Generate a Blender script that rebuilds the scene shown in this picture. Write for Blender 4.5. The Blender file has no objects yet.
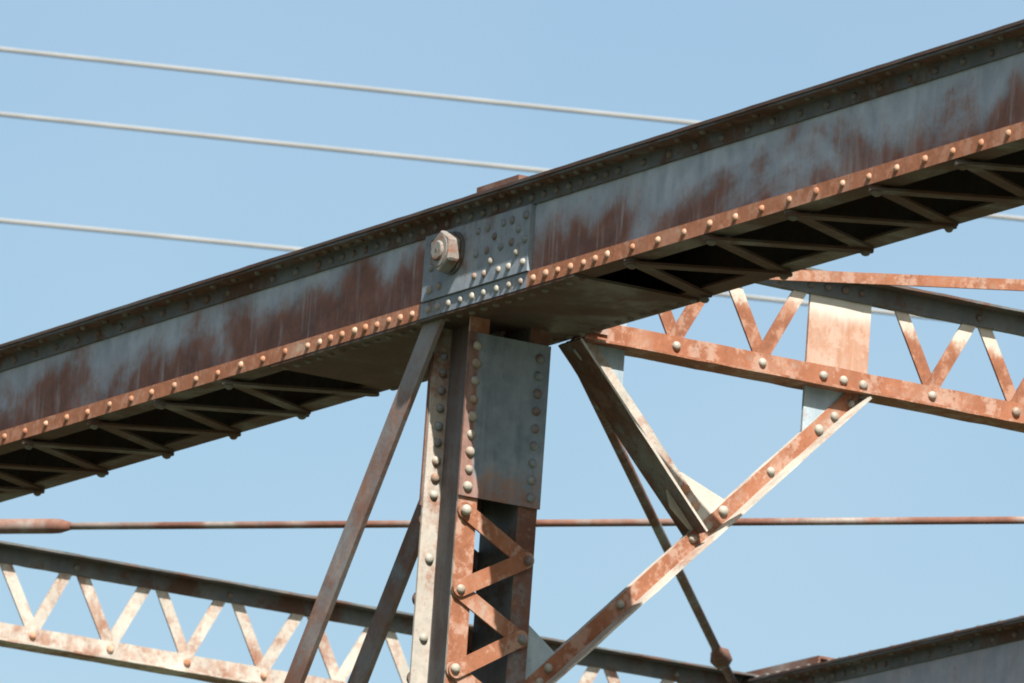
import bpy, bmesh, math, random
from mathutils import Vector, Matrix
random.seed(7)
scene = bpy.context.scene
COL = scene.collection

# ------------------------------------------------------------------ dimensions (metres)
H, B = 0.40, 0.5545          # top chord height and width
W, L = 6.70, 7.67            # bridge width over the chords, panel length
XS, ZS, ZB = 0.040, 0.4236, -0.0332   # cross strut: face, top, underside
OV = 0.087                   # overhang of the cover plate
XF, DP = 0.060, 0.285        # post: front face, depth
GROUND = -10.4
BASE = Vector((0, 0, GROUND))

# ------------------------------------------------------------------ materials
def steel(name, paint_lo, paint_hi, rust_lo, rust_mid, rust_hi, amount, soft=0.10,
          streak=0.45, chalk=0.0, drip=None, bump=0.35, rough=(0.55, 0.9), scale=1.0, cover=1.0, pits=0.65, crisp=0.18, edge_rust=None, runs=0.0):
    m = bpy.data.materials.new(name); m.use_nodes = True
    nt = m.node_tree; nd = nt.nodes; ln = nt.links
    nd.clear()
    out = nd.new('ShaderNodeOutputMaterial'); bs = nd.new('ShaderNodeBsdfPrincipled')
    ln.new(bs.outputs[0], out.inputs[0])
    geo = nd.new('ShaderNodeNewGeometry'); oi = nd.new('ShaderNodeObjectInfo')
    def math_(op, a, b=None, clamp=False):
        n = nd.new('ShaderNodeMath'); n.operation = op; n.use_clamp = clamp
        for i, v in enumerate((a, b)):
            if v is None: continue
            if isinstance(v, (int, float)): n.inputs[i].default_value = v
            else: ln.new(v, n.inputs[i])
        return n.outputs[0]
    off = math_('MULTIPLY', oi.outputs['Random'], 17.0)
    add = nd.new('ShaderNodeVectorMath'); add.operation = 'ADD'
    ln.new(geo.outputs['Position'], add.inputs[0]); ln.new(off, add.inputs[1])
    pos = add.outputs[0]
    def noise(sc, detail, rg, vec=pos, dist=0.0):
        n = nd.new('ShaderNodeTexNoise'); n.inputs['Scale'].default_value = sc
        n.inputs['Detail'].default_value = detail; n.inputs['Roughness'].default_value = rg
        n.inputs['Distortion'].default_value = dist
        ln.new(vec, n.inputs['Vector']); return n.outputs['Fac']
    def scaled(v):
        n = nd.new('ShaderNodeVectorMath'); n.operation = 'MULTIPLY'
        ln.new(pos, n.inputs[0]); n.inputs[1].default_value = v; return n.outputs[0]
    def remap(v, a, b, c=0.0, d=1.0):
        n = nd.new('ShaderNodeMapRange'); n.interpolation_type = 'SMOOTHSTEP'
        ln.new(v, n.inputs['Value'])
        for k, x in zip(('From Min', 'From Max', 'To Min', 'To Max'), (a, b, c, d)): n.inputs[k].default_value = x
        return n.outputs[0]
    def mix(f, a, b):
        n = nd.new('ShaderNodeMix'); n.data_type = 'RGBA'
        if isinstance(f, float): n.inputs[0].default_value = f
        else: ln.new(f, n.inputs[0])
        for i, v in ((6, a), (7, b)):
            if isinstance(v, tuple): n.inputs[i].default_value = (*v, 1)
            else: ln.new(v, n.inputs[i])
        return n.outputs[2]
    big = noise(2.6 * scale, 7, 0.62, dist=0.4)
    mid = noise(11 * scale, 6, 0.6)
    fine = noise(55, 5, 0.65)
    grain = noise(190, 3, 0.6)
    st = noise(1.0, 5, 0.6, vec=scaled((21, 21, 2.0)))
    st2 = noise(1.0, 4, 0.6, vec=scaled((60, 60, 4.5)))
    st3 = noise(1.0, 6, 0.6, vec=scaled((7.5, 7.5, 1.5)), dist=0.5)
    parts = [(big, 0.62 * (1 - streak) + 0.2), (st3, streak * 0.34), (st, streak * 0.20), (st2, streak * 0.08), (mid, crisp), (fine, crisp * 0.45)]
    tot = sum(w for _, w in parts); s = 0.0
    for v, w in parts: s = math_('ADD', math_('MULTIPLY', v, w / tot), s)
    if drip:                       # run-off rust that builds up towards the lower edge of a plate
        sep = nd.new('ShaderNodeSeparateXYZ'); ln.new(geo.outputs['Position'], sep.inputs[0])
        g = remap(sep.outputs[2], drip[0], drip[1], drip[2], drip[3])
        s = math_('ADD', s, g)
        if len(drip) > 4:          # one end of the beam has weathered worse than the other
            s = math_('ADD', s, remap(sep.outputs[0], drip[4], drip[5], drip[6], drip[7]))
            s = math_('ADD', s, math_('MULTIPLY', math_('SUBTRACT', noise(1.7, 3, 0.55, dist=0.8), 0.5), 0.62))
    if edge_rust:                  # rust creeping in from the plate's left edge
        sy = nd.new('ShaderNodeSeparateXYZ'); ln.new(geo.outputs['Position'], sy.inputs[0])
        s = math_('ADD', s, remap(sy.outputs[1], edge_rust[0], edge_rust[1], edge_rust[2], 0.0))
    th = 0.5 + (0.5 - amount) * 0.42
    mask = remap(s, th - soft * 0.5, th + soft * 0.5, 0.0, cover)
    core = remap(s, th + soft * 0.35, th + soft * 0.35 + 0.05)
    # rust colour
    rr = nd.new('ShaderNodeValToRGB'); e = rr.color_ramp.elements
    e[0].position, e[0].color = 0.30, (*rust_lo, 1); e[1].position, e[1].color = 0.72, (*rust_hi, 1)
    x = rr.color_ramp.elements.new(0.5); x.color = (*rust_mid, 1)
    rf = math_('ADD', math_('MULTIPLY', mid, 0.45), math_('ADD', math_('MULTIPLY', fine, 0.30), math_('MULTIPLY', big, 0.25)))
    ln.new(math_('SUBTRACT', rf, math_('MULTIPLY', core, 0.06)), rr.inputs[0])
    pf = remap(math_('ADD', math_('MULTIPLY', st3, 0.55), math_('MULTIPLY', mid, 0.45)), 0.32, 0.68)
    paint = mix(pf, paint_lo, paint_hi)
    colr = mix(mask, paint, rr.outputs[0])
    # thin halo of lighter stain round each patch
    if chalk > 0:
        ch = remap(math_('ADD', math_('MULTIPLY', st3, 0.35), math_('ADD', math_('MULTIPLY', mid, 0.45), math_('MULTIPLY', fine, 0.20))), 0.50, 0.57, 0.0, chalk)
        colr = mix(ch, colr, (0.30, 0.272, 0.238))
    if runs > 0:                   # pale lime runs down the plate
        rn = remap(math_('ADD', math_('MULTIPLY', st, 0.5), math_('ADD', math_('MULTIPLY', st2, 0.2), math_('MULTIPLY', big, 0.3))), 0.50, 0.64, 0.0, runs)
        colr = mix(rn, colr, (0.36, 0.40, 0.44))
    # dark pits
    pit = remap(math_('ADD', math_('MULTIPLY', fine, 0.6), math_('MULTIPLY', grain, 0.4)), 0.585, 0.68, 0.0, pits)
    colr = mix(pit, colr, tuple(c * 0.55 for c in rust_lo))
    ln.new(colr, bs.inputs['Base Color'])
    ro = remap(mask, 0, 1, rough[0], rough[1]); ln.new(ro, bs.inputs['Roughness'])
    bs.inputs['Specular IOR Level'].default_value = 0.35
    hgt = math_('ADD', math_('MULTIPLY', fine, 0.6), math_('ADD', math_('MULTIPLY', grain, 0.25), math_('MULTIPLY', mask, 0.25)))
    bp = nd.new('ShaderNodeBump'); bp.inputs['Strength'].default_value = bump; bp.inputs['Distance'].default_value = 0.004
    ln.new(hgt, bp.inputs['Height']); ln.new(bp.outputs[0], bs.inputs['Normal'])
    return m

P_LO, P_HI = (0.150, 0.190, 0.220), (0.250, 0.295, 0.325)      # weathered blue-grey paint
R_LO, R_MID, R_HI = (0.045, 0.020, 0.014), (0.105, 0.043, 0.027), (0.19, 0.085, 0.050)
O_LO, O_MID, O_HI = (0.115, 0.042, 0.022), (0.235, 0.092, 0.050), (0.33, 0.155, 0.092)
K_ = 0.74
R_LO, R_MID, R_HI, O_LO, O_MID, O_HI = [tuple(c * K_ for c in v) for v in (R_LO, R_MID, R_HI, O_LO, O_MID, O_HI)]
M = dict(
    web=steel('web_steel', (0.180, 0.207, 0.252), (0.31, 0.345, 0.40), (0.048, 0.019, 0.013), (0.135, 0.050, 0.031), (0.215, 0.088, 0.055), 0.505, 0.20, 0.62, drip=(0.06, 0.35, 0.105, -0.10, -1.2, 3.2, 0.035, -0.055), cover=0.93, pits=0.5, crisp=0.24, runs=0.34, scale=0.85),
    dark=steel('dark_steel', (0.043, 0.047, 0.049), (0.085, 0.090, 0.088), R_LO, (0.055, 0.027, 0.018), (0.085, 0.042, 0.028), 0.42, 0.12, 0.2, crisp=0.3),
    cover=steel('cover_steel', (0.035, 0.032, 0.032), (0.056, 0.052, 0.049), (0.021, 0.010, 0.008), (0.035, 0.017, 0.014), (0.056, 0.027, 0.021), 0.6, 0.2, 0.1),
    grey=steel('grey_steel', P_LO, P_HI, R_LO, R_MID, R_HI, 0.30, 0.16, 0.5),
    plate=steel('plate_steel', (0.105, 0.127, 0.155), (0.195, 0.222, 0.25), R_LO, R_MID, R_HI, 0.40, 0.12, 0.8, cover=0.85, crisp=0.25),
    strip=steel('rusty_strip', (0.32, 0.25, 0.19), (0.42, 0.34, 0.27), (0.105, 0.040, 0.020), (0.225, 0.085, 0.042), (0.315, 0.138, 0.075), 0.80, 0.20, 0.2, crisp=0.40, scale=1.6, chalk=0.16),
    under=steel('underside_shade_steel', (0.042, 0.036, 0.030), (0.072, 0.062, 0.050), (0.022, 0.010, 0.006), (0.050, 0.022, 0.013), (0.085, 0.040, 0.024), 0.60, 0.22, 0.1),
    orange=steel('orange_steel', (0.25, 0.20, 0.165), (0.35, 0.295, 0.245), (0.085, 0.030, 0.015), (0.180, 0.068, 0.033), (0.245, 0.108, 0.060), 0.74, 0.20, 0.4, chalk=0.30, crisp=0.30, scale=1.4, pits=0.8),
    pale=steel('pale_steel', (0.215, 0.200, 0.176), (0.35, 0.325, 0.285), (0.07, 0.028, 0.015), (0.130, 0.052, 0.028), (0.205, 0.096, 0.058), 0.46, 0.14, 0.4, chalk=0.30, crisp=0.38, scale=1.9, pits=0.85),
    lit_edge=steel('lit_edge_steel', (0.215, 0.200, 0.176), (0.35, 0.325, 0.285), (0.07, 0.028, 0.015), (0.130, 0.052, 0.028), (0.205, 0.096, 0.058), 0.36, 0.16, 0.4, chalk=0.30, crisp=0.38, scale=1.9, pits=0.85),
    white=steel('white_steel', (0.265, 0.242, 0.215), (0.335, 0.308, 0.273), O_LO, O_MID, O_HI, 0.30, 0.22, 0.5, chalk=0.5, cover=0.8),
    drip=steel('dripping_plate', (0.281, 0.257, 0.226), (0.335, 0.312, 0.273), (0.164, 0.070, 0.039), (0.218, 0.101, 0.058), (0.265, 0.136, 0.086), 0.40, 0.24, 1.0, chalk=0.35, drip=(0.22, 0.36, 0.10, -0.26), pits=0.2),
    brown=steel('brown_steel', (0.085, 0.085, 0.090), (0.15, 0.145, 0.15), R_LO, (0.085, 0.035, 0.022), (0.14, 0.062, 0.038), 0.60, 0.12, 0.4, crisp=0.3, chalk=0.12),
    post_plate=steel('post_plate_steel', (0.055, 0.072, 0.092), (0.145, 0.172, 0.198), R_LO, (0.13, 0.055, 0.032), (0.20, 0.10, 0.062), 0.44, 0.12, 0.6, drip=(-0.76, -0.52, 0.03, -0.11), cover=0.85, crisp=0.25, runs=0.10, edge_rust=(0.085, 0.135, 0.26)),
    far_web=steel('far_web_steel', (0.165, 0.180, 0.215), (0.27, 0.295, 0.345), R_LO, (0.12, 0.055, 0.038), (0.19, 0.095, 0.07), 0.36, 0.28, 0.8, cover=0.7),
    bar=steel('bar_steel', (0.115, 0.115, 0.120), (0.205, 0.20, 0.20), R_LO, (0.105, 0.043, 0.026), (0.17, 0.078, 0.05), 0.50, 0.20, 0.2, crisp=0.3, chalk=0.10),
    lace=steel('lacing_steel', (0.27, 0.235, 0.20), (0.36, 0.315, 0.265), (0.085, 0.030, 0.015), (0.175, 0.068, 0.034), (0.245, 0.112, 0.064), 0.70, 0.12, 0.6, chalk=0.20, crisp=0.30, scale=1.4, pits=0.8, drip=(0.17, 0.34, 0.05, -0.17)),
    inner_shade=steel('inner_shade_steel', (0.020, 0.018, 0.016), (0.036, 0.031, 0.026), (0.014, 0.008, 0.005), (0.026, 0.013, 0.009), (0.04, 0.021, 0.014), 0.5, 0.2, 0.1),
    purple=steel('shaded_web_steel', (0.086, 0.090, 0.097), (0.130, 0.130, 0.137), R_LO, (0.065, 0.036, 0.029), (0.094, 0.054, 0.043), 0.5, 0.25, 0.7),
    rod=steel('rod_steel', (0.152, 0.132, 0.120), (0.224, 0.192, 0.168), R_LO, (0.104, 0.044, 0.029), (0.168, 0.080, 0.054), 0.62, 0.2, 0.1),
    nut=steel('nut_steel', (0.105, 0.104, 0.100), (0.18, 0.172, 0.155), R_LO, (0.10, 0.045, 0.028), O_MID, 0.42, 0.12, 0.3, crisp=0.4, scale=2.4),
    rivet=steel('rivet_steel', (0.158, 0.155, 0.137), (0.245, 0.227, 0.187), R_LO, (0.108, 0.047, 0.026), (0.187, 0.097, 0.054), 0.36, 0.2, 0.1, scale=2.5),
    rivet_rust=steel('rivet_rust', (0.26, 0.20, 0.145), (0.36, 0.285, 0.21), (0.10, 0.038, 0.02), (0.23, 0.10, 0.055), (0.30, 0.16, 0.095), 0.62, 0.25, 0.1, scale=4.0),
    rivet_grey=steel('rivet_grey', (0.094, 0.112, 0.124), (0.165, 0.180, 0.184), R_LO, R_MID, R_HI, 0.40, 0.2, 0.1, scale=2.5),
    rivet_dark=steel('rivet_dark', (0.056, 0.060, 0.056), (0.112, 0.109, 0.094), R_LO, R_MID, (0.105, 0.053, 0.034), 0.40, 0.25, 0.1, scale=2.5),
)
def simple(name, c, rough=0.8, noise_scale=None, c2=None):
    m = bpy.data.materials.new(name); m.use_nodes = True
    bs = m.node_tree.nodes['Principled BSDF']; bs.inputs['Roughness'].default_value = rough
    bs.inputs['Base Color'].default_value = (*c, 1)
    if noise_scale:
        n = m.node_tree.nodes.new('ShaderNodeTexNoise'); n.inputs['Scale'].default_value = noise_scale; n.inputs['Detail'].default_value = 8
        r = m.node_tree.nodes.new('ShaderNodeValToRGB')
        r.color_ramp.elements[0].position = 0.35; r.color_ramp.elements[1].position = 0.65
        r.color_ramp.elements[0].color = (*c, 1); r.color_ramp.elements[1].color = (*c2, 1)
        g = m.node_tree.nodes.new('ShaderNodeNewGeometry')
        m.node_tree.links.new(g.outputs['Position'], n.inputs['Vector'])
        m.node_tree.links.new(n.outputs['Fac'], r.inputs[0]); m.node_tree.links.new(r.outputs[0], bs.inputs['Base Color'])
    return m
M['wire'] = simple('wire_aluminium', (0.13, 0.13, 0.125), 0.75, 3.0, (0.165, 0.163, 0.155))
M['ground'] = simple('ground_grass', (0.035, 0.048, 0.020), 0.95, 0.25, (0.075, 0.072, 0.042))

# ------------------------------------------------------------------ mesh helpers
X_, Y_, Z_ = Vector((1, 0, 0)), Vector((0, 1, 0)), Vector((0, 0, 1))
def extrude(bm, prof, o, u, v, d, wob=0.0):
    """closed 2-D profile (counter-clockwise or not) in the plane o + a*u + b*v, swept along d"""
    o, u, v, d = Vector(o), Vector(u), Vector(v), Vector(d)
    n = len(prof); k = 1 if not wob else max(1, int(d.length / 0.085))
    rings = []
    for s in range(k + 1):
        ring = []
        for p in prof:
            w = Vector((0, 0, 0))
            if wob and 0 < s < k: w = u.normalized() * random.uniform(-wob, wob) * .5 + v.normalized() * random.uniform(-wob, wob)
            ring.append(bm.verts.new(o + u * p[0] + v * p[1] + d * (s / k) + w))
        rings.append(ring)
    bm.faces.new(rings[0]); bm.faces.new(list(reversed(rings[-1])))
    for a, c in zip(rings, rings[1:]):
        for i in range(n):
            j = (i + 1) % n
            bm.faces.new((a[j], a[i], c[i], c[j]))
def box(bm, lo, hi):
    extrude(bm, [(0, 0), (1, 0), (1, 1), (0, 1)], lo, X_ * (hi[0] - lo[0]), Y_ * (hi[1] - lo[1]), Z_ * (hi[2] - lo[2]))
def polyplate(bm, pts, x0, x1):            # plate outlined in y,z with thickness along x
    extrude(bm, pts, (x0, 0, 0), Y_, Z_, (x1 - x0, 0, 0))
def flatbar(bm, p, q, n, w, t, ends=0.0, seg=6):
    """flat bar with rounded ends from p to q; n = normal of its broad side, t = thickness along n from the p-q line"""
    p, q, n = Vector(p), Vector(q), Vector(n).normalized()
    if (q - p).length < 1.0:
        cr = n.cross((q - p).normalized()); p = p + cr * random.uniform(-.006, .006); q = q + cr * random.uniform(-.006, .006)
        w = w * random.uniform(0.95, 1.05)
    d = (q - p); Lg = d.length; d.normalize(); s = n.cross(d).normalized()
    r = w / 2; pr = []
    for i in range(seg + 1):
        a = -math.pi / 2 + math.pi * i / seg
        pr.append((Lg + r * math.cos(a), r * math.sin(a)))
    for i in range(seg + 1):
        a = math.pi / 2 + math.pi * i / seg
        pr.append((r * math.cos(a), r * math.sin(a)))
    extrude(bm, pr, p, d, s, n * t)
def tube(bm, pts, r, seg=14):
    rings = []
    for i, p in enumerate(pts):
        p = Vector(p); a = Vector(pts[max(i - 1, 0)]); b = Vector(pts[min(i + 1, len(pts) - 1)])
        d = (b - a).normalized(); u = d.cross(Z_).normalized(); v = u.cross(d)
        rr = r[i] if isinstance(r, (list, tuple)) else r
        rings.append([bm.verts.new(p + (u * math.cos(k * 2 * math.pi / seg) + v * math.sin(k * 2 * math.pi / seg)) * rr) for k in range(seg)])
    for a, b in zip(rings, rings[1:]):
        for k in range(seg):
            f = bm.faces.new((a[k], a[(k + 1) % seg], b[(k + 1) % seg], b[k])); f.smooth = True
    bm.faces.new(list(reversed(rings[0]))); bm.faces.new(rings[-1])
def dome(bm, c, n, r, h, seg=12):
    c, n = Vector(c), Vector(n).normalized()
    u = n.orthogonal().normalized(); v = n.cross(u)
    prof = [(1.0, -0.15), (1.0, 0.12), (0.93, 0.42), (0.75, 0.72), (0.45, 0.93), (0.15, 1.0)]
    rings = [[bm.verts.new(c + (u * math.cos(k * 2 * math.pi / seg) + v * math.sin(k * 2 * math.pi / seg)) * r * a + n * h * b) for k in range(seg)] for a, b in prof]
    for a, b in zip(rings, rings[1:]):
        for k in range(seg):
            f = bm.faces.new((a[k], a[(k + 1) % seg], b[(k + 1) % seg], b[k])); f.smooth = True
    f = bm.faces.new(rings[-1]); f.smooth = True
def finish(bm, bevel=0.0):
    bmesh.ops.recalc_face_normals(bm, faces=bm.faces[:])
    if bevel:
        bmesh.ops.bevel(bm, geom=[e for e in bm.edges if e.calc_face_angle(0) > 0.6], offset=bevel, segments=1, affect='EDGES', clamp_overlap=True)
def obj(name, bm, mat, parent=None, label=None, bevel=0.0):
    finish(bm, bevel)
    me = bpy.data.meshes.new(name); bm.to_mesh(me); bm.free()
    me.materials.append(M[mat] if isinstance(mat, str) else mat)
    o = bpy.data.objects.new(name, me); COL.objects.link(o)
    if parent is not None:
        o.parent = parent
        if parent.type == 'EMPTY': o.location = -BASE
    if label: o['label'] = label
    return o
def new(): return bmesh.new()

# ------------------------------------------------------------------ setting: ground far below the bridge
bm = new()
extrude(bm, [(-1500, -1500), (1500, -1500), (1500, 1500), (-1500, 1500)], (0, 0, GROUND - 0.5), X_, Y_, Z_ * 0.5)
g = obj('ground', bm, 'ground'); g['kind'] = 'structure'

# ------------------------------------------------------------------ the bridge
bridge = bpy.data.objects.new('truss_bridge', None); COL.objects.link(bridge)
bridge.location = BASE
bridge['label'] = 'old riveted steel truss bridge with rusty grey painted beams, post and lattice struts'
bridge['category'] = 'bridge'

# rivets: one shared head per direction; single ones become sub-parts, the many small ones one stuff part
stuff_bm = new(); dark_bm = new()
HEAD = {}
def rivet(parent, c, n, mat, r=0.017, h=0.012):
    key = (tuple(n), mat, r, h)
    if key not in HEAD:
        b = new(); dome(b, (0, 0, 0), n, r, h); o = obj('rivet', b, mat, parent); HEAD[key] = o
    else:
        o = HEAD[key].copy(); COL.objects.link(o); o.parent = parent
    k = random.uniform(0.90, 1.10); o.scale = (k * random.uniform(.96, 1.04), k, k * random.uniform(.96, 1.04))
    o.rotation_euler = [random.uniform(-.07, .07) for _ in range(3)]
    o.location = Vector(c); return o
def small_rivet(c, n, r=0.016, h=0.011, dark=False):
    r *= random.uniform(.90, 1.08); h *= random.uniform(.85, 1.12); n = Vector(n) + Vector([random.uniform(-.07, .07) for _ in range(3)])
    dome(dark_bm if dark else stuff_bm, c, n, r, h, 10)

def frange(a, b, s):
    out = []; x = a
    while x < b - 1e-6: out.append(x); x += s
    return out

def chord_runs(x0, x1, dense):                # rivet stations along a chord: wide pitch, close pitch round a joint
    xs = []; x = x0
    while x < x1:
        xs.append(x); x += 0.0925 if any(a <= x + 0.01 < b for a, b in dense) else 0.185
    return xs

def top_chord(x0, x1, y0, label, joints, near):
    """inverted U of two webs under a cover plate, flange angles, bottom lacing and tie plates"""
    ox = Vector((x0, y0, 0)); run = X_ * (x1 - x0)
    b = new()
    extrude(b, [(0, 0.002), (0.012, 0.002), (0.012, H - 0.024), (B - 0.012, H - 0.024), (B - 0.012, 0.002), (B, 0.002), (B, H - 0.0135), (0, H - 0.0135)], ox, Y_, Z_, run)
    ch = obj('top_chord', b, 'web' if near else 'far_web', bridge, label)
    ch.data.materials.append(M['inner_shade'])  # shade inside the hollow chord painted in as near-black faces
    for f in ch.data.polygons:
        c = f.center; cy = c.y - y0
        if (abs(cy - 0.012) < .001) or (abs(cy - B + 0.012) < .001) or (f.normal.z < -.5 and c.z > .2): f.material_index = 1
    b = new(); ye = B + OV + (0.004 if near else OV)
    extrude(b, [(0, 0), (ye, 0), (ye, 0.013), (0, 0.013)], (x0, y0 - OV, H - 0.013), Y_, Z_, run, 0.0008); obj('cover_plate', b, 'cover', ch)
    for side in (0, 1):
        u = Y_ if side == 0 else -Y_
        o = ox if side == 0 else ox + Y_ * B
        TO = 0.080 if (side == 0 or not near) else 0.0005 + 0.012
        b = new()     # upper angle: a leg under the cover plate and a leg down the web
        extrude(b, [(-TO, H - 0.0135), (-TO, H - 0.0235), (-0.011, H - 0.0235), (-0.011, H - 0.083), (-0.0005, H - 0.083), (-0.0005, H - 0.0135)], o, u, Z_, run)
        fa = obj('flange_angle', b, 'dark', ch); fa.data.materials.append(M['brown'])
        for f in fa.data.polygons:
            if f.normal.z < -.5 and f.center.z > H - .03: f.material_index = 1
        # lower angle
        cuts = [(x0, x1, 'strip')]
        if near and side == 0: cuts = [(x0, -0.20, 'strip'), (-0.1985, 0.62, 'plate'), (0.6215, x1, 'strip')]
        for a, c, mt in cuts:
            b = new()
            extrude(b, [(-0.012, -0.0105), (0.085, -0.0105), (0.085, -0.0005), (-0.0005, -0.0005), (-0.0005, 0.052 if mt == 'strip' else 0.050), (-0.012, 0.052 if mt == 'strip' else 0.050)],
                    Vector((a, o.y, 0)), u, Z_, X_ * (c - a))
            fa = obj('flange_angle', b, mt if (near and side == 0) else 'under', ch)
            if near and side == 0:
                fa.data.materials.append(M['under'])  # underside shade painted in: down and inner faces take a darker steel
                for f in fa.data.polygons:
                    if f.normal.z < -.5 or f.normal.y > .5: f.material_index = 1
            if near and side == 0 and mt == 'strip': fa['label'] = 'sunlit rust orange lower flange with a row of pale rivets'
    return ch

near = top_chord(-8.4, 6.6, 0.0, 'large riveted box beam with streaked blue grey web crossing the whole picture', None, True)
far = top_chord(-13.0, 3.0, W - B, 'distant box beam of the other truss in the lower right corner', None, False)

# rivets along both chords
dense = [(-1.11, 1.16)]
st = chord_runs(-8.3, 6.5, dense)
lit = [x for x in st if -3.9 < x < 4.2 and not (-0.2 < x < 0.62)]
lit_sorted = sorted(lit, key=lambda x: abs(x - 0.2))
single = set(lit_sorted[:12])
JX = lambda: random.uniform(-0.006, 0.006)
for x in st:
    if not (-0.2 < x < 0.62):
        if x in single: rivet(near, (x + JX(), -0.012, 0.020 + JX() * .5), (0, -1, 0), 'rivet_rust', 0.0150, 0.012)
        else: small_rivet((x + JX(), -0.012, 0.020 + JX() * .5), (0, -1, 0), 0.0150, 0.012)
    small_rivet((x + JX() + 0.04, -0.011, H - 0.055), (0, -1, 0), 0.016, 0.012, True)
    small_rivet((x + JX() - 0.03, -0.050, H - 0.0235), (0, 0, -1), 0.016, 0.012, True)
    small_rivet((x + JX() - 0.03, -0.050, H), (0, 0, 1), 0.016, 0.010, True)
for x in chord_runs(-9, 2.9, [(-L - 1.1, -L + 1.1)]):
    small_rivet((x, W - B - 0.012, 0.020), (0, -1, 0)); small_rivet((x + .04, W - B - 0.011, H - 0.055), (0, -1, 0), dark=True)
    small_rivet((x - .03, W - B - 0.050, H - 0.0235), (0, 0, -1), dark=True); small_rivet((x - .03, W - B - 0.050, H), (0, 0, 1), 0.018, 0.017, True)

# tie plates under the chord at each joint, with their rivets
def tie_plate(ch, a, c, y0):
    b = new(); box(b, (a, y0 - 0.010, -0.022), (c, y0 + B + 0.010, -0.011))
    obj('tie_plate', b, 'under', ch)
    for x in frange(a + 0.04, c, 0.0925):
        for y in (y0 + 0.035, y0 + B - 0.022): small_rivet((x, y, -0.022), (0, 0, -1), 0.015, 0.011, True)
tie_plate(near, -1.39, 0.975, 0); tie_plate(near, -L - 0.9, -L + 0.95, 0); tie_plate(far, -L - 1.2, -L + 1.0, W - B)
# single lacing under the near chord
def chord_lacing(ch, xs, y0, end_left, end_right):
    for x in xs:
        for k, dx in ((0, -0.29), (1, 0.285)):
            if x + dx < end_left or x + dx > end_right: continue
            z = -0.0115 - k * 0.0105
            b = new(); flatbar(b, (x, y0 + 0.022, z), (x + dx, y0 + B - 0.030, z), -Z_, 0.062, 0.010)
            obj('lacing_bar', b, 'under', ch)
        small_rivet((x, y0 + 0.022, -0.0325), (0, 0, -1), 0.019, 0.016, True)
        small_rivet((x - 0.29, y0 + B - 0.030, -0.0325), (0, 0, -1), 0.019, 0.016, True)
chord_lacing(near, [-1.79 - 0.575 * i for i in range(9)], 0, -6.6, -1.45)
chord_lacing(near, [1.351 + 0.575 * i for i in range(9)], 0, 1.0, 6.6)

# pin plate with its rivets, washer, nut and pin
b = new(); box(b, (-0.178, -0.022, 0.0535), (0.632, -0.0005, H - 0.084))
pin_plate = obj('pin_plate', b, 'plate', near, 'grey splice plate studded with rivets around the big nut')
spl = [(0.236, 0.271), (0.31, 0.273), (0.431, 0.273), (0.497, 0.274), (0.603, 0.276), (0.369, 0.23), (0.549, 0.23), (0.232, 0.181), (0.314, 0.184), (0.42, 0.18),
       (0.503, 0.186), (0.604, 0.18), (0.352, 0.134), (0.546, 0.137), (0.23, 0.093), (0.307, 0.091), (0.414, 0.09), (0.492, 0.089), (0.6, 0.091),
       (-0.118, 0.279), (-0.115, 0.181), (-0.116, 0.092), (-0.045, 0.097)]
for x, z in spl: rivet(near, (x, -0.022, z), (0, -1, 0), 'rivet_grey' if z > 0.15 else 'rivet', 0.0155, 0.012)
for x in (-0.135, -0.06, 0.026, 0.117, 0.208, 0.296, 0.395, 0.489, 0.579): rivet(near, (x, -0.012, 0.019), (0, -1, 0), 'rivet', 0.0155, 0.012)
PX, PZ = 0.055, 0.212
def disc(bm, c, r, y0, y1, n=28, rot=0.0):
    extrude(bm, [(r * math.cos(rot + 2 * math.pi * i / n), r * math.sin(rot + 2 * math.pi * i / n)) for i in range(n)], (c[0], y0, c[1]), X_, Z_, Y_ * (y1 - y0))
b = new(); disc(b, (PX, PZ), 0.086, -0.034, -0.0225); wash = obj('washer', b, 'dark', near)
b = new(); disc(b, (PX, PZ), 0.084, -0.088, -0.0345, 6, math.pi / 6); nut = obj('hexagon_nut', b, 'nut', near, 'big pale hexagonal nut on the pin', bevel=0.006)
b = new(); disc(b, (PX, PZ), 0.062, -0.0905, -0.0875, 28); obj('nut_face', b, 'nut', near, bevel=0.001)
b = new(); disc(b, (PX - 0.003, PZ), 0.040, -0.101, -0.085, 24); obj('pin_end', b, 'nut', near, bevel=0.005)
b = new(); disc(b, (PX - 0.003, PZ + .002), 0.007, -0.1025, -0.100, 12); obj('pin_centre', b, 'dark', near)
# small plate lying on the cover above the joint, and the angle on top of the far chord
b = new(); box(b, (0.31, -0.085, H + 0.0005), (0.63, 0.30, H + 0.022)); obj('top_plate', b, 'brown', near)
b = new(); extrude(b, [(0, 0), (0.012, 0), (0.012, 0.06), (0.15, 0.06), (0.15, 0.072), (0, 0.072)], (-L - 0.12, W - B + 0.02, H + 0.002), Y_, Z_, X_ * 0.67)
obj('top_plate', b, 'rod', far, 'rusty plate lying on the far beam')

# ------------------------------------------------------------------ post: two channels, toes out, laced front and back
Y0, Y1 = 0.072, 0.428
FL, TH = 0.086, 0.011
ZP0, ZP1 = -6.6, 0.33
def channel(y_toe, y_web, nm, parent, label=None):
    s = 1 if y_web > y_toe else -1
    x1, x0 = XF, XF - DP
    pr = [(x1, y_toe), (x1, y_web), (x0, y_web), (x0, y_toe), (x0 + TH, y_toe), (x0 + TH, y_web - s * TH), (x1 - TH, y_web - s * TH), (x1 - TH, y_toe)]
    b = new(); extrude(b, pr, (0, 0, ZP0), X_, Y_, Z_ * (ZP1 - ZP0))
    return obj(nm, b, 'post_' if False else MP[nm], parent, label)
MP = dict(post='pale', channel='brown')

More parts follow.
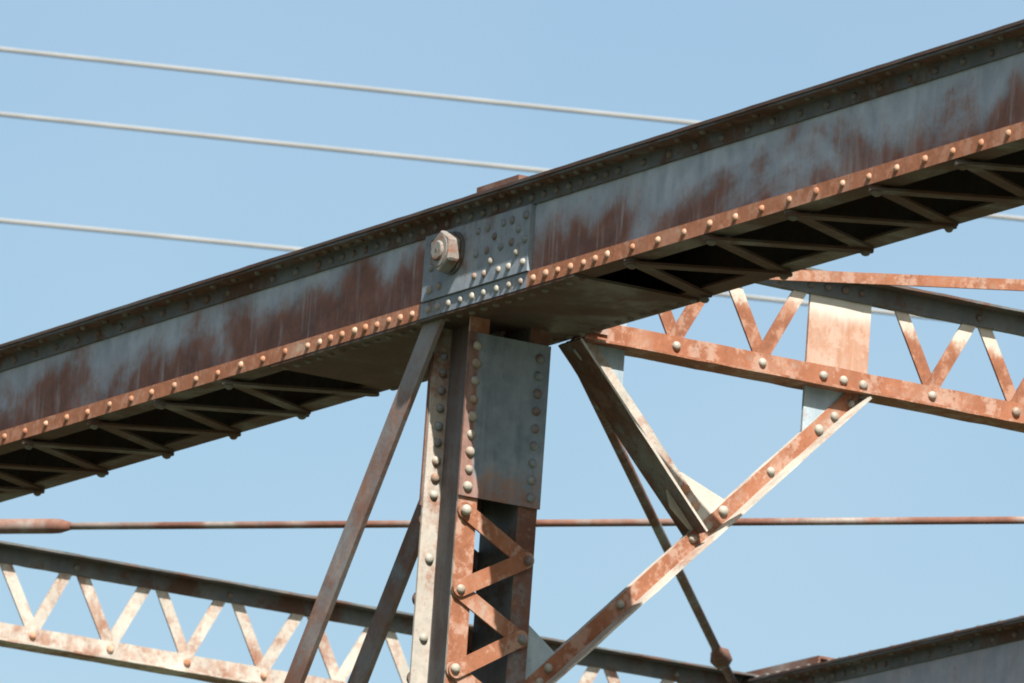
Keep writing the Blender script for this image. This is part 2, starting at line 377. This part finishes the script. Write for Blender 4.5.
post = channel(Y0, Y0 + FL, 'post', bridge, 'upright riveted post with zigzag lacing under the joint')
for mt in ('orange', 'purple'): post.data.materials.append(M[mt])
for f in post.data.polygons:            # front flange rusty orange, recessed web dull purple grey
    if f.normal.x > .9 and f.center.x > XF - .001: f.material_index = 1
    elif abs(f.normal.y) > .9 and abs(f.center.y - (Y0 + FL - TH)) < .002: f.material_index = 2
fc = channel(Y1, Y1 - FL, 'channel', post); fc.data.materials.append(M['dark'])
for f in fc.data.polygons:
    if f.normal.y < -.9: f.material_index = 1
for xa, xb in ((XF + 0.0005, XF + 0.0115), (XF - DP - 0.0115, XF - DP - 0.0005)):
    b = new(); polyplate(b, [(0.066, -0.735), (0.434, -0.735), (0.434, -0.085), (0.066, -0.085)], xa, xb)
    obj('tie_plate', b, 'post_plate', post)
for z in (-.137, -.207, -.277, -.351, -.419, -.491, -.559, -.629, -.697): rivet(post, (XF + .0115, .103, z), (1, 0, 0), 'rivet', 0.0195, 0.015)
for z in (-.143, -.212, -.282, -.352, -.422, -.490, -.559, -.627, -.697): rivet(post, (XF + .0115, .386, z), (1, 0, 0), 'rivet_grey', 0.0195, 0.015)
xa = XF - DP + TH
for z in (-.136, -.202, -.272, -.343, -.415, -.48, -.554, -.622, -.69, -.944, -1.259): rivet(post, (xa, .116, z), (1, 0, 0), 'rivet' if z < -.5 else 'rivet_grey', 0.0185, 0.015)
cz = [-0.792 - 0.313 * i for i in range(18)]; dz_ = [z - 0.155 for z in cz]
for i, z in enumerate(cz):
    for k, (za, zb) in enumerate(((z, dz_[i]), (cz[i] - 0.313, dz_[i]))):
        if zb < ZP0 or za < ZP0: continue
        for xq, n, only in ((XF + 0.0005, X_, True), (XF - DP - 0.0005, -X_, False)):
            if not only and i > 8: continue
            x = xq + n.x * k * 0.0105
            b = new(); flatbar(b, (x, 0.103, za), (x, 0.388, zb), n, 0.066, 0.010, seg=10)
            obj('lacing_bar', b, 'orange' if only else 'brown', post)
    if i < 3:
        rivet(post, (XF + 0.0215, .100, z), (1, 0, 0), 'rivet', 0.021, 0.017); rivet(post, (XF + 0.0215, .390, dz_[i]), (1, 0, 0), 'rivet_grey', 0.021, 0.017)
        small_rivet((XF - DP - .0215, .112, z - .152), (-1, 0, 0), 0.022, 0.02)

# ------------------------------------------------------------------ slanting eyebars in the plane of the near truss
m_ = 1.434
for y, lab in ((0.030, 'grey brown slanting flat bar left of the post'), (0.305, 'darker slanting flat bar behind the post')):
    xt = 0.006 if y < .1 else 0.0
    d = Vector((-1, 0, -m_)); k = 6.5 / m_
    b = new(); flatbar(b, (xt, y - 0.010, 0.205), (xt - k, y - 0.010, 0.205 - 6.5), Y_, 0.118, 0.020, seg=10)
    obj('diagonal_bar', b, 'bar', bridge, lab)

# ------------------------------------------------------------------ cross struts: double angles with zigzag bars between
LEG = 0.058
def strut(xo, y0, y1, bottom, skip, mats, label, plate=None):
    def tee(za, zb):       # stem from za (flange side) to zb
        s = 1 if zb > za else -1
        lg = LEG if s > 0 else 0.076
        return [(xo - 0.032 - lg, za), (xo + lg, za), (xo + lg, za + s * 0.010), (xo, za + s * 0.010), (xo, zb), (xo - 0.032, zb), (xo - 0.032, za + s * 0.010), (xo - 0.032 - lg, za + s * 0.010)]
    run = Y_ * (y1 - y0)
    b = new(); extrude(b, tee(ZB, ZB + 0.094), (0, y0, 0), X_, Z_, run, 0.0016)
    st_ = obj('lattice_strut', b, mats[0], bridge, label)
    b = new(); extrude(b, tee(ZS, ZS - 0.082), (0, y0, 0), X_, Z_, run, 0.0016); obj('top_angle', b, mats[1], st_)
    pitch = 0.400
    for i, yb in enumerate(bottom):
        for s in (-1, 1):
            yt = yb + s * pitch / 2
            if skip and skip[0] < (yb + yt) / 2 < skip[1]: continue
            if yt < y0 + .03 or yt > y1: continue
            x = xo - 0.0215 + (0.0 if s < 0 else 0.0055)
            p = Vector((x, yb - s * 0.02, ZB + 0.045)); q = Vector((x, yt - s * .021, ZS - 0.045))
            b = new(); flatbar(b, p, q, X_, 0.058, 0.005 if False else 0.010, seg=6); obj('lacing_bar', b, mats[2], st_)
        if not (skip and .9 < yb < 2.7): small_rivet((xo, yb, ZB + 0.055), (1, 0, 0), 0.019, 0.015)
        if i % 2 == 0: small_rivet((xo, yb + .2, ZS - 0.05), (1, 0, 0), 0.016, 0.012, True)
    return st_
nodes = [1.019 - 0.400 + 0.400 * i for i in range(0, 14)]
near_strut = strut(XS, B + 0.015, W - B - 0.015, nodes, (1.65, 1.98), ('orange', 'dark', 'lace'), 'rusty lattice strut running to the right from the joint')
nodes2 = [0.55 - 0.0 + (2.228 - 0.55) % 0.4075 + 0.4075 * i for i in range(0, 14)]
nodes2 = [2.228 + 0.408 * i for i in range(-4, 10)]
back_strut = strut(XS - L, B + 0.015, W - B - 0.015, nodes2, None, ('pale', 'dark', 'pale'), 'pale lattice strut in the lower left corner behind the post')
# plate between the strut's angles that also carries the knee brace
b = new(); polyplate(b, [(1.628, ZS - 0.02), (1.915, ZS - 0.02), (1.915, 0.02), (1.628, 0.02)], XS - 0.0225, XS - 0.0095)
obj('gusset_plate', b, 'drip', near_strut, 'pale plate with dripping rust between the strut angles')
b = new(); polyplate(b, [(1.628, 0.015), (1.915, 0.015), (1.915, 0.0), (1.900, -0.06), (1.640, -0.30), (1.628, -0.235)], XS - 0.0225, XS - 0.0095)
obj('gusset_plate', b, 'grey', near_strut)
b = new(); polyplate(b, [(B + 0.01, 0.10), (0.792, 0.10), (0.792, -0.188), (0.70, -0.188), (B + 0.01, -0.07)], XS - 0.0225, XS - 0.0095)
obj('gusset_plate', b, 'grey', near_strut)
b = new(); box(b, (XS + 0.0005, B + 0.03, 0.01), (XS + 0.0095, 0.70, 0.058)); obj('end_plate', b, 'pale', near_strut)
for y, z in ((0.655, .036), (1.705, .018), (1.80, .014), (1.893, .010), (1.019, .022), (1.419, .022), (2.219, .022), (2.619, .022)): rivet(near_strut, (XS + (.0095 if y < .7 else 0), y, z), (1, 0, 0), 'rivet', 0.0195, 0.016)
for y in (1.70, 1.78, 1.86): small_rivet((XS, y, ZS - .045), (1, 0, 0), 0.017, 0.013, True)

# ------------------------------------------------------------------ knee brace and its short strut (double angles in the plane of the cross frame)
def tee_bar(p, q, side, stem, name, mat, label, leg=0.070, edge='lit_edge'):
    """double angle from p to q; flange along p-q, stem to the given side (unit vector in the y-z plane)"""
    p, q, side = Vector(p), Vector(q), Vector(side).normalized()
    pr = [(-0.032 - leg, 0), (leg, 0), (leg, 0.010), (0, 0.010), (0, stem), (-0.032, stem), (-0.032, 0.010), (-0.092, 0.010)]
    b = new(); extrude(b, pr, p, X_, side, q - p, 0.0014)
    o = obj(name, b, mat, bridge, label)
    o.data.materials.append(M[edge])
    for f in o.data.polygons:      # chalky paint, with the sunlit look of edges and leg painted in
        if f.normal.dot(side) > .9 or (f.normal.x > .9 and f.center.x > p.x + .01): f.material_index = 1
    return o
r2 = math.sqrt(.5)
knee = tee_bar((XS - .003, 0.42, 0.42 - 1.950), (XS - .003, 1.897, 1.897 - 1.950), (0, -r2, r2), 0.072, 'knee_brace', 'orange', 'sunlit orange angle brace rising to the right with round rivets')
for y, z in [(1.844, -0.073), (1.77, -0.137), (1.702, -0.202), (1.492, -0.406), (1.285, -0.599), (1.221, -0.668), (1.154, -0.731), (0.844, -1.044), (0.539, -1.344), (0.505, -1.405)]:
    rivet(knee, (XS - .003, y, z), (1, 0, 0), 'rivet', 0.020, 0.016)
d = Vector((0, .69, -.73)).normalized(); sd = Vector((0, .73, .69)).normalized()
p0 = Vector((XS - .006, .560, -.108)) + sd * 0.034; q0 = p0 + d * 0.86; p0 = p0 - d * 0.06
sub = tee_bar(p0, q0, sd, 0.088, 'sway_strut', 'brown', 'dark short strut from the joint down to the middle of the brace')
sub.data.materials.append(M['pale'])
for f in sub.data.polygons:  # front stem face paler, its sunlit look painted in
    if f.normal.x > .9 and f.center.x < XS: f.material_index = 2
b = new(); polyplate(b, [(1.00, -.47), (1.09, -.475), (1.315, -.560), (1.17, -.715), (1.05, -.62)], XS - 0.0225, XS - 0.0095)
obj('gusset_plate', b, 'white', knee)
small_rivet((XS, 1.105, -.54), (1, 0, 0), 0.019, 0.015); small_rivet((XS, 1.155, -.60), (1, 0, 0), 0.019, 0.015)
b = new(); polyplate(b, [(.40, -1.165), (.45, -1.19), (.60, -1.30), (.50, -1.42), (.40, -1.50)], XS - 0.0225, XS - 0.0095)
obj('gusset_plate', b, 'grey', knee)

# ------------------------------------------------------------------ lateral rods
b = new(); A_ = Vector((-7.55, .56, .25)); Bq = Vector((-.60, 6.14, .25)); dv = (Bq - A_).normalized()
tube(b, [A_, Bq], 0.0165)
ra = obj('tie_rod', b, 'rod', bridge, 'thin level rod crossing behind the post')
e = Vector((-6.20, 1.640, .25))
b = new(); tube(b, [e - dv * .95, e - dv * .90, e - dv * .09, e - dv * .05, e], [.024, .034, .034, .032, .018], 18)
obj('turnbuckle', b, 'rod', ra)
b = new(); S_ = Vector((.054, B, -.107)); E_ = Vector((-7.97, 6.26, .385)); dv = (E_ - S_).normalized()
tube(b, [S_ + dv * .30, E_], 0.0215)
rc = obj('tie_rod', b, 'brown', bridge, 'round rod running down from the joint to the far beam')
kq = S_ + dv * ((Vector((-7.82, W - B - 0.04, .455)) - S_).length)
kq = S_ + dv * 8.45
b = new(); tube(b, [kq - dv * .34, kq - dv * .12, kq - dv * .05, kq, kq + dv * .06, kq + dv * .1], [.023, .030, .044, .054, .052, .026], 7)
obj('clevis', b, 'brown', rc)
b = new(); P1 = Vector((.412, .563, .20)); P2 = P1 + Vector((.535, .718, 0)) * 6.5
sv = (P2 - P1).normalized(); nn = Vector((sv.y, -sv.x, 0))
extrude(b, [(0, -0.022), (0.012, -0.022), (0.012, 0.012), (0.05, 0.012), (0.05, 0.022), (0, 0.022)], P1, -nn, Z_, P2 - P1)
obj('tie_rod', b, 'orange', bridge, 'rusty bar just above the right hand strut')

st_o = obj('rivets', stuff_bm, 'rivet_rust', bridge); st_o['kind'] = 'stuff'
st_d = obj('rivets', dark_bm, 'rivet_dark', bridge); st_d['kind'] = 'stuff'

# ------------------------------------------------------------------ overhead wires beyond the bridge
def wire(p, ts, label, r=0.0145):
    def lag(t):
        o = Vector((0, 0, 0))
        for i in range(3):
            w = 1.0
            for j in range(3):
                if j != i: w *= (t - ts[j]) / (ts[i] - ts[j])
            o += Vector(p[i]) * w
        return o
    b = new(); tube(b, [lag(-0.5 + 2.1 * i / 40) for i in range(41)], r, 10)
    o = obj('overhead_wire', b, 'wire'); o['label'] = label; o['category'] = 'wire'; o['group'] = 'wires strung behind the bridge'
wire([(-25.90, 11.04, 7.69), (-25.05, 12.56, 7.625), (-23.65, 15.06, 7.53)], (0, .26, .69), 'highest of the three pale wires behind the bridge')
wire([(-25.97, 11.11, 7.27), (-24.20, 14.25, 7.15), (-22.69, 16.93, 7.06)], (0, .54, 1.0), 'middle one of the three pale wires behind the bridge')
wire([(-26.07, 11.23, 6.58), (-25.14, 12.89, 6.53), (-23.55, 15.71, 6.42)], (0, .285, .77), 'lowest pale wire, passing behind the joint and the right hand strut')

# ------------------------------------------------------------------ light
sun_v = Vector((0.80, -0.235, 1.0)).normalized()
elev = math.asin(sun_v.z); az = math.atan2(sun_v.x, sun_v.y)
sl = bpy.data.lights.new('sun', 'SUN'); sl.energy = 4.9; sl.angle = math.radians(0.55); sl.color = (1.0, 0.95, 0.87)
so = bpy.data.objects.new('sun', sl); COL.objects.link(so); so.rotation_euler = sun_v.to_track_quat('Z', 'Y').to_euler()
wd = bpy.data.worlds.new('World'); scene.world = wd; wd.use_nodes = True
nt = wd.node_tree; bg = nt.nodes['Background']; sk = nt.nodes.new('ShaderNodeTexSky'); sk.sky_type = 'NISHITA'
sk.sun_disc = False; sk.sun_elevation = elev; sk.sun_rotation = az
sk.air_density = 1.0; sk.dust_density = 3.2; sk.ozone_density = 1.0
tn = nt.nodes.new('ShaderNodeMix'); tn.data_type = 'RGBA'; tn.blend_type = 'MULTIPLY'; tn.inputs[0].default_value = 1.0
tn.inputs[7].default_value = (0.975, 1.03, 0.962, 1); nt.links.new(sk.outputs[0], tn.inputs[6])
tc = nt.nodes.new('ShaderNodeTexCoord'); hz = nt.nodes.new('ShaderNodeTexNoise'); hz.inputs['Scale'].default_value = 16; hz.inputs['Detail'].default_value = 3
nt.links.new(tc.outputs['Generated'], hz.inputs['Vector'])          # thin, barely visible high cloud
hm = nt.nodes.new('ShaderNodeMapRange'); hm.inputs['From Min'].default_value = .4; hm.inputs['From Max'].default_value = .75
hm.inputs['To Max'].default_value = .10; nt.links.new(hz.outputs['Fac'], hm.inputs['Value'])
cl = nt.nodes.new('ShaderNodeMix'); cl.data_type = 'RGBA'; cl.inputs[7].default_value = (4.9, 5.1, 5.2, 1)
nt.links.new(hm.outputs[0], cl.inputs[0]); nt.links.new(tn.outputs[2], cl.inputs[6])
nt.links.new(cl.outputs[2], bg.inputs[0]); bg.inputs[1].default_value = 0.0560

# ------------------------------------------------------------------ camera
yaw, pit, rol, F, D, tx, tz = (math.radians(60.2429), math.radians(12.2294), math.radians(4.027), 10540.066, 40.5552, 0.5192, -0.2063)
fw = Vector((-math.sin(yaw) * math.cos(pit), math.cos(yaw) * math.cos(pit), math.sin(pit)))
rt = Vector((math.cos(yaw), math.sin(yaw), 0)); up = rt.cross(fw)
R = rt * math.cos(rol) + up * math.sin(rol); U = up * math.cos(rol) - rt * math.sin(rol)
R = rt * math.cos(rol) + up * math.sin(rol)
C = Vector((tx, 0, tz)) - fw * D
cd = bpy.data.cameras.new('camera'); cd.sensor_width = 36; cd.lens = F * 36 / 1024; cd.clip_start = 1; cd.clip_end = 6000
cd.dof.use_dof = True; cd.dof.focus_distance = 40.4; cd.dof.aperture_fstop = 9.5
co = bpy.data.objects.new('camera', cd); COL.objects.link(co)
mw = Matrix((R, U, -fw)).transposed().to_4x4(); mw.translation = C; co.matrix_world = mw
scene.camera = co

scene.view_settings.view_transform = 'Standard'; scene.view_settings.look = 'None'; scene.view_settings.gamma = 1
scene.view_settings.exposure = 1.70
scene.cycles.filter_width = 1.9
